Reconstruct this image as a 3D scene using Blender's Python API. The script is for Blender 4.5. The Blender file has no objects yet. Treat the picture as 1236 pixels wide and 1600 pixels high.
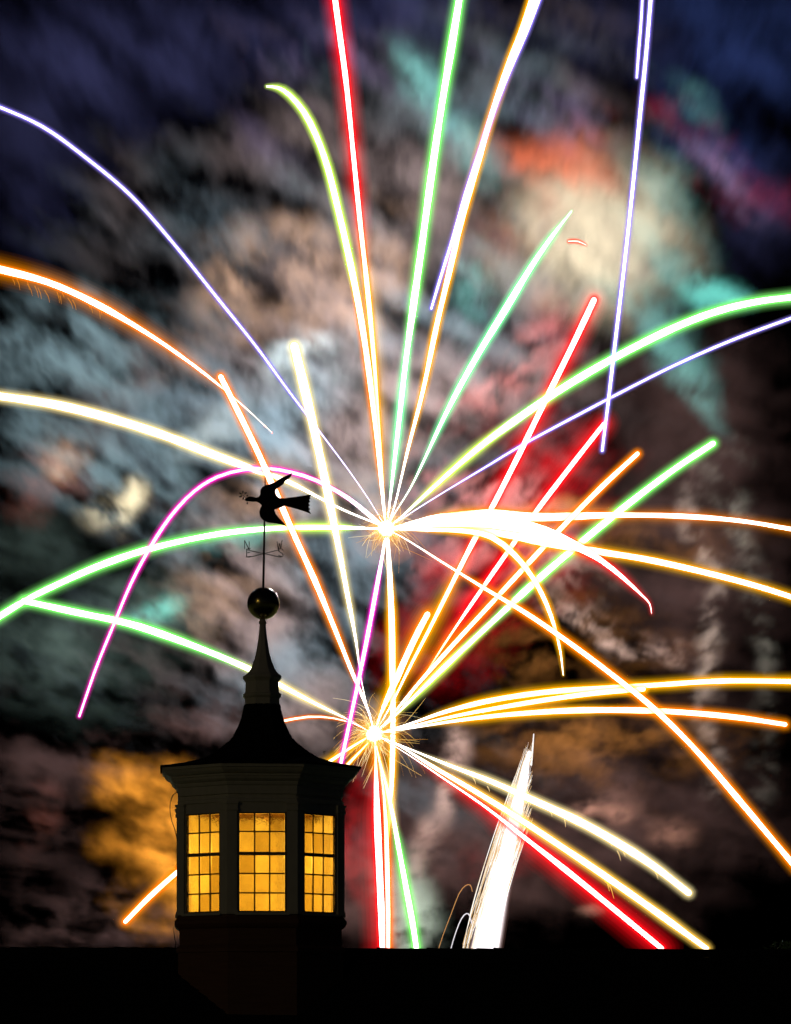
import bpy, bmesh, math, random
from mathutils import Vector, Matrix, noise as mnoise

random.seed(7)
PI = math.pi
R_ = math.radians
sc = bpy.context.scene
COL = sc.collection

# ------------------------------------------------------------------ camera, sky, front fill light, exposure
F_PX = 5220.0            # focal length in pixels of the 1236 px wide frame
CAM_Z = 4.0              # seen from a raised bank
HORIZON = 1620.0         # the level line lies below the frame
cam = bpy.data.cameras.new('camera')
cam.sensor_fit = 'HORIZONTAL'
cam.sensor_width = 36.0
cam.lens = 36.0 * F_PX / 1236.0
cam.shift_y = (HORIZON - 800.0) / 1236.0
cam.clip_start = 0.5
cam.clip_end = 6000.0
cam_ob = bpy.data.objects.new('camera', cam)
cam_ob.location = (0, 0, CAM_Z)
cam_ob.rotation_euler = (R_(90), 0, 0)
COL.objects.link(cam_ob)
sc.camera = cam_ob

SUN_EL, SUN_ROT = R_(-4.0), R_(200)
w = bpy.data.worlds.new('World')
sc.world = w
w.use_nodes = True
wn = w.node_tree
for n in list(wn.nodes):
    wn.nodes.remove(n)
sky = wn.nodes.new('ShaderNodeTexSky')
sky.sky_type = 'NISHITA'
sky.sun_disc = False
sky.sun_elevation = SUN_EL
sky.sun_rotation = SUN_ROT
sky.ozone_density = 3.0
bg = wn.nodes.new('ShaderNodeBackground')
bg.inputs['Strength'].default_value = 0.12
wo = wn.nodes.new('ShaderNodeOutputWorld')
wn.links.new(sky.outputs[0], bg.inputs['Color'])
wn.links.new(bg.outputs[0], wo.inputs['Surface'])

sun = bpy.data.lights.new('front_fill', 'SUN')
sun.energy = 0.05
sun.angle = R_(6)
sun.color = (1.0, 0.80, 0.40)
sun_ob = bpy.data.objects.new('front_fill', sun)
sun_ob.rotation_euler = (R_(78), 0, R_(-38))      # added weak fill in place of street light, from the left behind the camera
COL.objects.link(sun_ob)

sc.view_settings.view_transform = 'Standard'
sc.view_settings.look = 'None'
sc.view_settings.exposure = 0.0
sc.view_settings.gamma = 1.0
cy = sc.cycles
cy.max_bounces = 8
cy.diffuse_bounces = 4
cy.glossy_bounces = 3
cy.transmission_bounces = 6
cy.transparent_max_bounces = 1024
cy.volume_bounces = 0
cy.sample_clamp_indirect = 3.0
cy.use_denoising = True
cy.use_adaptive_sampling = True
cy.adaptive_threshold = 0.05
cy.adaptive_min_samples = 20
try:
    cy.denoiser = 'OPENIMAGEDENOISE'
except Exception:
    pass
cy.volume_max_steps = 256
cy.caustics_reflective = False
cy.caustics_refractive = False


def at(px, py, Y):
    """a point of the place that is seen at this pixel of the photograph, at distance Y"""
    return Vector(((px - 618.0) * Y / F_PX, Y, CAM_Z + (HORIZON - py) * Y / F_PX))


# ------------------------------------------------------------------ helpers
def mat(name):
    m = bpy.data.materials.new(name)
    m.use_nodes = True
    nt = m.node_tree
    for n in list(nt.nodes):
        nt.nodes.remove(n)
    out = nt.nodes.new('ShaderNodeOutputMaterial')
    return m, nt, out


def paint(name, col, rough=0.6, metal=0.0, var=0.25, scale=6.0, bump=0.15, stretch=(1, 1, 1), spec=0.4):
    m, nt, out = mat(name)
    p = nt.nodes.new('ShaderNodeBsdfPrincipled')
    tc = nt.nodes.new('ShaderNodeTexCoord')
    mp = nt.nodes.new('ShaderNodeMapping')
    mp.inputs['Scale'].default_value = stretch
    nz = nt.nodes.new('ShaderNodeTexNoise')
    nz.inputs['Scale'].default_value = scale
    nz.inputs['Detail'].default_value = 6
    nt.links.new(tc.outputs['Object'], mp.inputs['Vector'])
    nt.links.new(mp.outputs[0], nz.inputs['Vector'])
    mx = nt.nodes.new('ShaderNodeMix')
    mx.data_type = 'RGBA'
    mx.inputs['A'].default_value = (*[c * (1 - var) for c in col], 1)
    mx.inputs['B'].default_value = (*[min(1, c * (1 + var)) for c in col], 1)
    nt.links.new(nz.outputs[0], mx.inputs['Factor'])
    nt.links.new(mx.outputs['Result'], p.inputs['Base Color'])
    p.inputs['Roughness'].default_value = rough
    p.inputs['Metallic'].default_value = metal
    p.inputs['Specular IOR Level'].default_value = spec
    b = nt.nodes.new('ShaderNodeBump')
    b.inputs['Strength'].default_value = bump
    b.inputs['Distance'].default_value = 0.02
    nt.links.new(nz.outputs[0], b.inputs['Height'])
    nt.links.new(b.outputs[0], p.inputs['Normal'])
    nt.links.new(p.outputs[0], out.inputs['Surface'])
    return m


_em = {}
def burn(col, strength):
    """burning star: a surface that gives off light"""
    key = ('e', tuple(col), strength)
    if key not in _em:
        m, nt, out = mat('burning_star')
        e = nt.nodes.new('ShaderNodeEmission')
        e.inputs['Color'].default_value = (*col, 1)
        e.inputs['Strength'].default_value = strength
        nt.links.new(e.outputs[0], out.inputs['Surface'])
        m.cycles.emission_sampling = 'NONE'
        _em[key] = m
    return _em[key]


def glow_volume(col, strength, absorb=0.0):
    """coloured glow and bloom round a burning star, put into an even emissive volume"""
    key = ('v', tuple(col), round(strength, 3), round(absorb, 3))
    if key not in _em:
        m, nt, out = mat('star_glow')  # camera bloom and the star's coloured edge, built as a glowing volume
        e = nt.nodes.new('ShaderNodeEmission')
        e.inputs['Color'].default_value = (*col, 1)
        e.inputs['Strength'].default_value = strength
        if absorb > 0:                                   # absorption in the glow's hue, added to keep its colour saturated
            ab = nt.nodes.new('ShaderNodeVolumeAbsorption')
            ab.inputs['Color'].default_value = (*col, 1)
            ab.inputs['Density'].default_value = absorb
            ad = nt.nodes.new('ShaderNodeAddShader')
            nt.links.new(e.outputs[0], ad.inputs[0])
            nt.links.new(ab.outputs[0], ad.inputs[1])
            nt.links.new(ad.outputs[0], out.inputs['Volume'])
        else:
            nt.links.new(e.outputs[0], out.inputs['Volume'])
        m.cycles.homogeneous_volume = True
        m.cycles.emission_sampling = 'NONE'
        _em[key] = m
    return _em[key]


def link(name, me, m, parent=None, smooth=False):
    o = bpy.data.objects.new(name, me)
    COL.objects.link(o)
    if m is not None:
        me.materials.append(m)
    if smooth:
        for p in me.polygons:
            p.use_smooth = True
    if parent is not None:
        o.parent = parent
    return o


def build(name, bm, m, parent=None, smooth=False, fix=True):
    me = bpy.data.meshes.new(name)
    if fix:
        bmesh.ops.recalc_face_normals(bm, faces=bm.faces)
    bm.to_mesh(me)
    bm.free()
    return link(name, me, m, parent, smooth)


def tag(o, label, cat, group=None, kind=None):
    o['label'] = label
    if cat:
        o['category'] = cat
    if group:
        o['group'] = group
    if kind:
        o['kind'] = kind
    return o


def empty(name, loc=(0, 0, 0)):
    o = bpy.data.objects.new(name, None)
    o.location = loc
    o.empty_display_size = 0.2
    COL.objects.link(o)
    return o


def catmull(pts, rad, step):
    """a smooth line through pts (Vectors) with radii, sampled about every step"""
    P, Q = [], []
    n = len(pts)
    for i in range(n - 1):
        p0 = pts[i - 1] if i > 0 else pts[i] * 2 - pts[i + 1]
        p1, p2 = pts[i], pts[i + 1]
        p3 = pts[i + 2] if i + 2 < n else pts[i + 1] * 2 - pts[i]
        k = max(2, int((p2 - p1).length / step))
        for j in range(k):
            t = j / k
            P.append(0.5 * ((2 * p1) + (p2 - p0) * t + (2 * p0 - 5 * p1 + 4 * p2 - p3) * t * t
                            + (3 * p1 - p0 - 3 * p2 + p3) * t ** 3))
            Q.append(rad[i] + (rad[i + 1] - rad[i]) * (t * t * (3 - 2 * t) * .5 + t * .5))
    P.append(pts[-1].copy())
    Q.append(rad[-1])
    return P, Q


def sweep(bm, P, Q, sides=8, round_ends=True, flat=1.0):
    """one closed tube along P with radii Q, with rounded ends"""
    if round_ends:
        t0 = (P[0] - P[1]).normalized()
        t1 = (P[-1] - P[-2]).normalized()
        a, b = P[0].copy(), P[-1].copy()
        r0, r1 = Q[0], Q[-1]
        P = [a + t0 * r0 * .95, a + t0 * r0 * .6] + P + [b + t1 * r1 * .6, b + t1 * r1 * .95]
        Q = [r0 * .3, r0 * .8] + Q + [r1 * .8, r1 * .3]
    rings = []
    ref = Vector((0, 1, 0))
    for i, p in enumerate(P):
        t = (P[min(i + 1, len(P) - 1)] - P[max(i - 1, 0)]).normalized()
        u = ref - t * ref.dot(t)
        if u.length < 1e-4:
            u = Vector((1, 0, 0)) - t * t.x
        u.normalize()
        v = t.cross(u)
        rings.append([bm.verts.new(p + (u * math.cos(2 * PI * k / sides) * flat + v * math.sin(2 * PI * k / sides)) * Q[i])
                      for k in range(sides)])
    for a, b in zip(rings, rings[1:]):
        for k in range(sides):
            bm.faces.new((a[k], a[(k + 1) % sides], b[(k + 1) % sides], b[k]))
    bm.faces.new(rings[0])
    bm.faces.new(rings[-1][::-1])


def abox(bm, c, s, M=None):
    x, y, z = s[0] / 2, s[1] / 2, s[2] / 2
    vs = []
    for i in (-1, 1):
        for j in (-1, 1):
            for k in (-1, 1):
                v = Vector((c[0] + i * x, c[1] + j * y, c[2] + k * z))
                vs.append(bm.verts.new(M @ v if M else v))
    for f in ((0, 1, 3, 2), (4, 6, 7, 5), (0, 4, 5, 1), (2, 3, 7, 6), (0, 2, 6, 4), (1, 5, 7, 3)):
        bm.faces.new([vs[i] for i in f])


def loft(bm, prof, cx, cyy, ang0, n=8, cap0=True, cap1=True):
    """rings of n corners: prof is a list of (radius, z)"""
    rings = []
    for r, z in prof:
        rings.append([bm.verts.new((cx + r * math.sin(ang0 + 2 * PI * k / n), cyy - r * math.cos(ang0 + 2 * PI * k / n), z))
                      for k in range(n)])
    for a, b in zip(rings, rings[1:]):
        for k in range(n):
            bm.faces.new((a[k], a[(k + 1) % n], b[(k + 1) % n], b[k]))
    if cap0:
        bm.faces.new(rings[0][::-1])
    if cap1:
        bm.faces.new(rings[-1])


# ------------------------------------------------------------------ materials of the building
M_WHITE = paint('weathered_white_paint', (0.62, 0.58, 0.48), 0.55, var=0.15, scale=9, bump=0.1, stretch=(1, 1, .35))
M_BASE = paint('base_painted_shade', (0.16, 0.075, 0.045), 0.7, var=0.3, scale=8, bump=0.25, stretch=(.3, .3, 3))  # the shade below the windows is put into this dark brown
M_SHINGLE = paint('dark_shingle', (0.014, 0.014, 0.015), 1.0, var=0.5, scale=12, bump=0.5, spec=0.0)
M_ROOF = paint('black_roof_shingle', (0.012, 0.012, 0.013), 0.9, var=0.5, scale=5, bump=0.5, spec=0.1)
M_BALL = paint('tarnished_brass', (0.42, 0.33, 0.10), 0.22, metal=1.0, var=0.35, scale=5, bump=0.05)
M_IRON = paint('black_iron', (0.018, 0.016, 0.014), 0.5, metal=0.6, var=0.4, scale=15, bump=0.1)
M_CREAM = paint('cream_plaster', (0.80, 0.70, 0.46), 0.7, var=0.2, scale=4.5, bump=0.3)
M_BLIND = paint('cream_blind', (0.72, 0.60, 0.36), 0.6, var=0.5, scale=5.5, bump=0.8, stretch=(1, 1, 1.1))
M_BEAM = paint('brown_beam', (0.10, 0.05, 0.022), 0.7, var=0.4, scale=8, bump=0.3)
M_SASH = paint('sash_paint', (0.34, 0.26, 0.17), 0.5, var=0.2, scale=12, bump=0.1)
M_WIRE = paint('grey_cable', (0.10, 0.09, 0.08), 0.5, var=0.2)
M_GROUND = paint('dark_grass', (0.05, 0.07, 0.03), 0.95, var=0.5, scale=0.6, bump=0.4)
M_WALL = paint('old_brick', (0.25, 0.11, 0.07), 0.85, var=0.35, scale=3, bump=0.4)
M_BARK = paint('bark', (0.07, 0.05, 0.035), 0.9, var=0.4, scale=8, bump=0.6)
M_LEAF = paint('leaf', (0.05, 0.075, 0.025), 0.7, var=0.5, scale=2.0, bump=0.0)

m, nt, out = mat('old_window_glass')
g = nt.nodes.new('ShaderNodeBsdfGlass')
g.inputs['Color'].default_value = (1, .97, .9, 1)
g.inputs['Roughness'].default_value = 0.03
g.inputs['IOR'].default_value = 1.45
tc = nt.nodes.new('ShaderNodeTexCoord')
nz = nt.nodes.new('ShaderNodeTexNoise')
nz.inputs['Scale'].default_value = 8.0
nz.inputs['Detail'].default_value = 3
bp = nt.nodes.new('ShaderNodeBump')
bp.inputs['Strength'].default_value = 0.5
bp.inputs['Distance'].default_value = 0.05
nt.links.new(tc.outputs['Object'], nz.inputs['Vector'])
nt.links.new(nz.outputs[0], bp.inputs['Height'])
nt.links.new(bp.outputs[0], g.inputs['Normal'])
# hand-made panes: each has its own faint tint
geo = nt.nodes.new('ShaderNodeNewGeometry')
rmp = nt.nodes.new('ShaderNodeValToRGB')
rmp.color_ramp.elements[0].color = (.74, .68, .55, 1)
rmp.color_ramp.elements[1].color = (1, .99, .96, 1)
oi = nt.nodes.new('ShaderNodeObjectInfo')
ad = nt.nodes.new('ShaderNodeMath'); ad.operation = 'ADD'
fr = nt.nodes.new('ShaderNodeMath'); fr.operation = 'FRACT'
nt.links.new(geo.outputs['Random Per Island'], ad.inputs[0])
nt.links.new(oi.outputs['Random'], ad.inputs[1])
nt.links.new(ad.outputs[0], fr.inputs[0])
nt.links.new(fr.outputs[0], rmp.inputs[0])
nt.links.new(rmp.outputs[0], g.inputs['Color'])
nt.links.new(g.outputs[0], out.inputs['Surface'])
M_GLASS = m

# ------------------------------------------------------------------ the ground
bm = bmesh.new()
bmesh.ops.create_grid(bm, x_segments=40, y_segments=40, size=2500)
for v in bm.verts:
    v.co.z = mnoise.noise(v.co * 0.004) * 0.2 - 0.2
    v.co.y += 1200
tag(build('ground', bm, M_GROUND), 'dark grass ground round the building', 'ground', kind='structure')

# ------------------------------------------------------------------ the cupola
PXM = 87.0
CY = 60.0
TH = R_(4.0)
A0 = TH + R_(22.5)
CX = (406.0 - 618.0) / PXM


def Z(py):
    """height of what is seen at this row: the walls stand nearer than the axis, the finial on it"""
    if py >= 1253:
        f = .9755
    elif py >= 1247:
        f = .988 - .0125 * (py - 1247) / 6
    elif py >= 1197:
        f = .988
    elif py >= 1102:
        f = 1.0 - .012 * (py - 1102) / 95
    else:
        f = 1.0
    return CAM_Z + (HORIZON - py) / PXM * f


def RP(half):          # half width in pixels -> octagon circumradius in metres
    return half / PXM / 0.948


cup = empty('cupola', (CX, CY, Z(1590)))
tag(cup, 'dark octagonal roof cupola with glowing yellow windows and flared shingle roof', 'cupola')
cup_inv = Matrix.Translation(-cup.location)


def part(name, bm, m, smooth=False, parent=None):
    o = build(name, bm, m, None, smooth)
    o.parent = parent or cup
    o.matrix_parent_inverse = cup_inv if parent is None else Matrix.Identity(4)
    return o


def sub(name, bm, m, parent, smooth=False):
    o = build(name, bm, m, None, smooth)
    o.parent = parent
    o.matrix_parent_inverse = Matrix.Identity(4)
    return o


RB = RP(131)
AP = RB * math.cos(R_(22.5))          # apothem
FW = 2 * RB * math.sin(R_(22.5))      # facet width


def facet(k):
    """matrix of facet k: x along the facet, y outward, z up (origin on the axis)"""
    a = TH + k * R_(45)
    nrm = Vector((math.sin(a), -math.cos(a), 0))
    tan = Vector((math.cos(a), math.sin(a), 0))
    M = Matrix(((tan.x, nrm.x, 0, CX), (tan.y, nrm.y, 0, CY), (0, 0, 1, 0), (0, 0, 0, 1)))
    return M


def lbox(bm, M, u0, u1, n0, n1, z0, z1):
    abox(bm, ((u0 + u1) / 2, (n0 + n1) / 2, (z0 + z1) / 2), (u1 - u0, n1 - n0, z1 - z0), M)


WZ0, WZ1 = Z(1425.5), Z(1268.5)
WH = 0.425                             # half width of a window opening
ROWZ = [1425.5, 1395, 1364.5, 1333.5, 1299, 1268.5]
WT = 0.12

# base below the windows
bm = bmesh.new()
loft(bm, [(RP(131), Z(1720)), (RP(131), Z(1487))], CX, CY, A0)
loft(bm, [(RP(134), Z(1486.8)), (RP(134), Z(1481)), (RP(129.5), Z(1476))], CX, CY, A0)
loft(bm, [(RP(128.5), Z(1475.8)), (RP(128.5), Z(1450))], CX, CY, A0)
part('base', bm, M_BASE)
bm = bmesh.new()
loft(bm, [(RP(129.5), Z(1449.8)), (RP(133), Z(1447)), (RP(136.5), Z(1442)), (RP(136.5), Z(1437)), (RP(133), Z(1433)),
          (RP(131.5), Z(1431)), (RP(131.5), Z(1429)), (RP(127), Z(1427.5))], CX, CY, A0)
part('sill_course', bm, M_BASE)
# dark interior floor and ceiling
bm = bmesh.new()
loft(bm, [(RB - .14, Z(1427.2)), (RB - .14, Z(1425.8))], CX, CY, A0)
part('interior_floor', bm, M_CREAM)
bm = bmesh.new()
loft(bm, [(RB - .14, Z(1252)), (RB - .14, Z(1249))], CX, CY, A0)
part('interior_ceiling', bm, M_CREAM)
bm = bmesh.new()
for yy in (-.9, -.3, .3, .9):
    abox(bm, (CX, CY + yy, Z(1263)), (2.5 - abs(yy) * .7, .09, .09))
for xx in (-.7, .15, .95):
    abox(bm, (CX + xx, CY, Z(1271)), (.07, 2.0, .08))
part('ceiling_beam', bm, M_BEAM)

for k in range(8):
    M = facet(k)
    # wall with an opening
    bm = bmesh.new()
    e = FW / 2 - .035
    lbox(bm, M, -e, -WH, AP - WT, AP - .015, Z(1427), Z(1248))
    lbox(bm, M, WH, e, AP - WT, AP - .015, Z(1427), Z(1248))
    lbox(bm, M, -WH, WH, AP - WT, AP - .018, WZ1, Z(1248))
    part('wall', bm, M_WHITE)
    # corner pilaster (two boards that meet at the corner) with cap and foot
    bm = bmesh.new()
    for kk, s in ((k, 1), (k + 1, -1)):
        Mk = facet(kk)
        ue = FW / 2
        def seg(inner, outn, z0, z1):
            a_, b_ = (ue - inner, ue + outn * .41) if s > 0 else (-ue - outn * .41, -ue + inner)
            lbox(bm, Mk, a_, b_, AP - .01, AP + outn, z0, z1)
        seg(.165, .022, Z(1422), Z(1266))
        seg(.185, .045, Z(1266), Z(1262.5))
        seg(.175, .034, Z(1262.5), Z(1256))
        seg(.19, .055, Z(1256), Z(1253))
        seg(.18, .038, Z(1428), Z(1422))
    part('pilaster', bm, M_WHITE)
    # window: frame > sash, glass, sill
    bm = bmesh.new()
    lbox(bm, M, -WH, -WH + .028, AP - .11, AP - .005, WZ0, WZ1)
    lbox(bm, M, WH - .028, WH, AP - .11, AP - .005, WZ0, WZ1)
    lbox(bm, M, -WH + .028, WH - .028, AP - .11, AP - .005, WZ1 - .026, WZ1)
    lbox(bm, M, -WH + .028, WH - .028, AP - .11, AP - .005, WZ0, WZ0 + .028)
    win = part('window', bm, M_SASH)
    bm = bmesh.new()
    ui = WH - .028
    for j in (1, 2):
        u = -ui + 2 * ui * j / 3
        lbox(bm, M, u - .013, u + .013, AP - .075, AP - .045, WZ0 + .028, WZ1 - .026)
    for j in range(1, 5):
        z = Z(ROWZ[j])
        h = .030 if j == 3 else .013
        d = .01 if j == 3 else 0
        for q in range(3):
            lbox(bm, M, -ui + 2 * ui * q / 3 + (.011 if q else 0), -ui + 2 * ui * (q + 1) / 3 - (.011 if q < 2 else 0),
                 AP - .078 - d, AP - .042 + d, z - h, z + h)
    sub('sash', bm, M_SASH, win).matrix_parent_inverse = cup_inv
    bm = bmesh.new()
    for q in range(3):
        for j in range(5):
            lbox(bm, M, -ui + 2 * ui * q / 3 + .008, -ui + 2 * ui * (q + 1) / 3 - .008, AP - .063, AP - .057,
                 Z(ROWZ[j]) + .008, Z(ROWZ[j + 1]) - .008)
    sub('glass', bm, M_GLASS, win).matrix_parent_inverse = cup_inv
    bm = bmesh.new()
    lbox(bm, M, -WH - .05, WH + .05, AP - .005, AP + .05, WZ0 - .045, WZ0 - .002)
    sub('sill', bm, M_WHITE, win).matrix_parent_inverse = cup_inv
    if k in (2, 3, 4, 5, 6):      # the far windows have their outer blinds down
        bm = bmesh.new()
        lbox(bm, M, -WH + .03, WH - .03, AP - .125, AP - .120, WZ0 + .01, WZ1 - .01)
        sub('blind', bm, M_BLIND, win).matrix_parent_inverse = cup_inv
for ch in cup.children:
    for g_ in ch.children:
        g_.matrix_parent_inverse = Matrix.Identity(4)
        # a part carries the inverse already, so a sub-part stays in the same space

# sconces on the inner side of the two front pilasters light the room
for kk, sg in ((0, -1), (0, 1)):
    ph = TH + sg * R_(22.5)
    dirv = Vector((math.sin(ph), -math.cos(ph), 0))
    c = Vector((CX, CY, 0)) + dirv * (RB - .34)
    bm = bmesh.new()
    loft(bm, [(.03, Z(1352)), (.05, Z(1349)), (.06, Z(1344)), (.02, Z(1343))], c.x, c.y, 0, 12)
    e_ = c + dirv * .22
    sweep(bm, [Vector((c.x, c.y, Z(1351))), Vector((e_.x, e_.y, Z(1351)))], [.01, .01], 6, False)
    lamp = part('sconce', bm, M_IRON)
    bm = bmesh.new()
    bmesh.ops.create_uvsphere(bm, u_segments=14, v_segments=8, radius=.035, matrix=Matrix.Translation((c.x, c.y, Z(1338))))
    sub('bulb', bm, burn((1.0, .62, .12), 12.0), lamp, True)
    L = bpy.data.lights.new('lamp_light', 'POINT')
    L.energy = 112.0
    L.color = (1.0, .56, .055)
    L.shadow_soft_size = .06
    lo = bpy.data.objects.new('lamp_light', L)
    lo.location = Vector((c.x, c.y, Z(1338))) - dirv * .06
    COL.objects.link(lo)

# entablature and cornice
bm = bmesh.new()
loft(bm, [(RP(131.8), Z(1252.8)), (RP(131.8), Z(1250)), (RP(128), Z(1248.6)), (RP(128), Z(1245.5)), (RP(131), Z(1244.5)),
          (RP(131), Z(1232)), (RP(133), Z(1230.5)), (RP(134), Z(1227)), (RP(134), Z(1225.5)),
          (RP(137), Z(1224)), (RP(140), Z(1221)), (RP(141), Z(1217.5)), (RP(143), Z(1217)), (RP(143), Z(1214.5)),
          (RP(147), Z(1213)), (RP(151), Z(1209)), (RP(153), Z(1205)), (RP(155.5), Z(1204.5)), (RP(156), Z(1199.8))], CX, CY, A0)
part('cornice', bm, M_WHITE)

# flared roof in rows of shingles
CX2 = (409.5 - 618) / PXM
roofp = [(1200, 159.5), (1196.8, 157), (1193.5, 137), (1189, 111.5), (1184.5, 97), (1180, 84.5), (1172.5, 73), (1165, 62.5), (1157.5, 53),
         (1150, 46.5), (1140, 40.5), (1130, 35.5), (1116, 31), (1102, 28)]
def roof_half(y):
    for (ya, ha), (yb, hb) in zip(roofp, roofp[1:]):
        if ya >= y >= yb:
            return ha + (hb - ha) * (ya - y) / (ya - yb)
    return roofp[-1][1]
prof = [(RP(159), Z(1199.6)), (RP(159.5), Z(1197.4))]
# walk along the curve in steps of about 7 px of slope length
y, L_ = 1196.8, 0.0
pts = [(1196.8, 157.0)]
while y > 1102.5:
    ny, tot = y, 0.0
    while tot < 6.5 and ny > 1102.2:
        h0 = roof_half(ny); ny -= .1; tot += math.hypot(.1, roof_half(ny) - h0)
    pts.append((ny, roof_half(ny)))
    y = ny
for (ya, ha), (yb, hb) in zip(pts, pts[1:]):
    prof.append((RP(ha + .4), Z(ya)))
    prof.append((RP(hb + 1.1), Z(yb + .15)))
prof.append((RP(26), Z(1101)))
bm = bmesh.new()
rings = []
rj = random.Random(5)
for i, (r, z) in enumerate(prof):
    t = min(1, i / 20)
    cx = CX + (CX2 - CX) * t
    ring = []
    N = 96
    for k in range(N):
        a = A0 + 2 * PI * k / N
        # octagon radius at this angle
        d = (a - A0) % R_(45) - R_(22.5)
        rr = r * math.cos(R_(22.5)) / math.cos(d)
        jit = rj.uniform(-.006, .008) if (i % 2 == 0 and 1 < i) else 0
        ring.append(bm.verts.new((cx + (rr + jit) * math.sin(a), CY - (rr + jit) * math.cos(a), z + jit * .8)))
    rings.append(ring)
for a, b in zip(rings, rings[1:]):
    for k in range(len(a)):
        bm.faces.new((a[k], a[(k + 1) % len(a)], b[(k + 1) % len(a)], b[k]))
bm.faces.new(rings[0][::-1]); bm.faces.new(rings[-1])
part('roof', bm, M_SHINGLE)

bm = bmesh.new()
loft(bm, [(RP(27.5), Z(1104)), (RP(27.2), Z(1092)), (RP(30), Z(1089)), (RP(30.5), Z(1085.5)), (RP(27), Z(1083.5)),
          (RP(26), Z(1066)), (RP(28), Z(1063)), (RP(30.5), Z(1060)), (RP(30.5), Z(1057.5))], CX2, CY, A0)
part('neck', bm, M_WHITE)
bm = bmesh.new()
loft(bm, [(RP(29.5), Z(1057.3)), (RP(23.5), Z(1052)), (RP(19), Z(1045)), (RP(14.8), Z(1035)), (RP(11.6), Z(1024)), (RP(9.2), Z(1012)),
          (RP(7.4), Z(1000)), (RP(5.9), Z(987)), (RP(4.9), Z(976)), (RP(6.2), Z(974.5)), (RP(6.2), Z(971.5)), (RP(4.4), Z(970)), (RP(4.4), Z(965))], CX2 + .012, CY, A0)
part('spire', bm, M_WHITE)
bm = bmesh.new()
bmesh.ops.create_uvsphere(bm, u_segments=40, v_segments=24, radius=25.2 / PXM, matrix=Matrix.Translation(((411.5 - 618) / PXM, CY, Z(943))))
part('ball_finial', bm, M_BALL, True)

# cables down the left corner
def cpx(pts, dy=-.2):
    return [at(x, y, CY) + Vector((0, dy, 0)) for x, y in pts]
bm = bmesh.new()
P, Q = catmull(cpx([(276, 1236), (269, 1240), (264.5, 1252), (264, 1266), (267, 1282), (272, 1296), (275, 1312)], .3), [.008] * 7, .05)
sweep(bm, P, Q, 6)
tag(build('cable', bm, M_WIRE), 'thin loose cable looping beside the upper left corner of the cupola', 'cable')
bm = bmesh.new()
P, Q = catmull(cpx([(274, 1440), (270, 1450), (271, 1464), (273, 1478), (271, 1487)], .3), [.007] * 5, .05)
sweep(bm, P, Q, 6)
tag(build('cable', bm, M_WIRE), 'short cable hanging at the lower left edge of the cupola base', 'cable')

# ------------------------------------------------------------------ the weather vane
VX = (412.5 - 618) / PXM
vane = empty('weather_vane', (VX, CY, Z(918)))
tag(vane, 'black weather vane of a dove carrying a twig above compass letters', 'weather vane')
v_inv = Matrix.Translation(-vane.location)
def vpart(name, bm, m=M_IRON):
    o = build(name, bm, m)
    o.parent = vane
    o.matrix_parent_inverse = v_inv
    return o
bm = bmesh.new()
P = [Vector((VX + dx, CY, Z(y))) for dx, y in ((-.012, 919), (0.0, 860), (.012, 800), (.022, 746))]
sweep(bm, P, [.022, .019, .015, .010], 8)
vpart('rod', bm)
def dz(px, py):
    return 340 + px / 4.0, 700 + py / 4.0
def plate(bm, pts, th, y0=CY - .02):
    f, b = [], []
    for zx, zy in pts:
        x, y = dz(zx, zy)
        p = at(x, y, CY)
        f.append(bm.verts.new((p.x, y0 - th / 2, p.z)))
        b.append(bm.verts.new((p.x, y0 + th / 2, p.z)))
    bm.faces.new(f); bm.faces.new(b[::-1])
    n = len(f)
    for i in range(n):
        bm.faces.new((f[i], b[i], b[(i + 1) % n], f[(i + 1) % n]))
dove = [(168, 327), (180, 312), (200, 304), (222, 306), (240, 313), (258, 307), (267, 292), (268, 266), (278, 248), (296, 236), (330, 226),
        (366, 211), (392, 190), (428, 176), (448, 166), (467, 155), (461, 176), (444, 194), (424, 207), (410, 228), (388, 244),
        (366, 258), (360, 272), (368, 298), (386, 314), (420, 316), (480, 308), (540, 299), (588, 290), (578, 306), (582, 318), (570, 324), (580, 338), (566, 346),
        (579, 360), (566, 368), (581, 384), (570, 390), (586, 414), (545, 398), (480, 378), (420, 362), (386, 376), (354, 386), (366, 416),
        (390, 446), (412, 466), (432, 492), (404, 480), (362, 472), (312, 466), (284, 452), (266, 432), (261, 400), (268, 376), (277, 360),
        (262, 346), (242, 336), (218, 337), (196, 334), (182, 334)]
bm = bmesh.new(); plate(bm, dove, .03); vpart('dove', bm)
bm = bmesh.new()
P, Q = catmull([at(*dz(*p), CY) + Vector((0, -.02, 0)) for p in ((196, 322), (176, 312), (160, 296))], [.006] * 3, .03)
sweep(bm, P, Q, 6)
for cx_, cy_, ang, ln in ((160, 290, 95, 26), (156, 292, 150, 26), (158, 298, 200, 28), (166, 304, 250, 26), (168, 290, 40, 22), (178, 302, 10, 18), (186, 338, 268, 18)):
    a = R_(ang)
    d = Vector((math.cos(a), -math.sin(a))); n_ = Vector((d.y, -d.x))
    o_ = Vector((cx_, cy_))
    pts = [o_, o_ + d * ln * .5 + n_ * 5, o_ + d * ln, o_ + d * ln * .5 - n_ * 5]
    plate(bm, [(p.x, p.y) for p in pts], .012)
vpart('olive_twig', bm)
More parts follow.
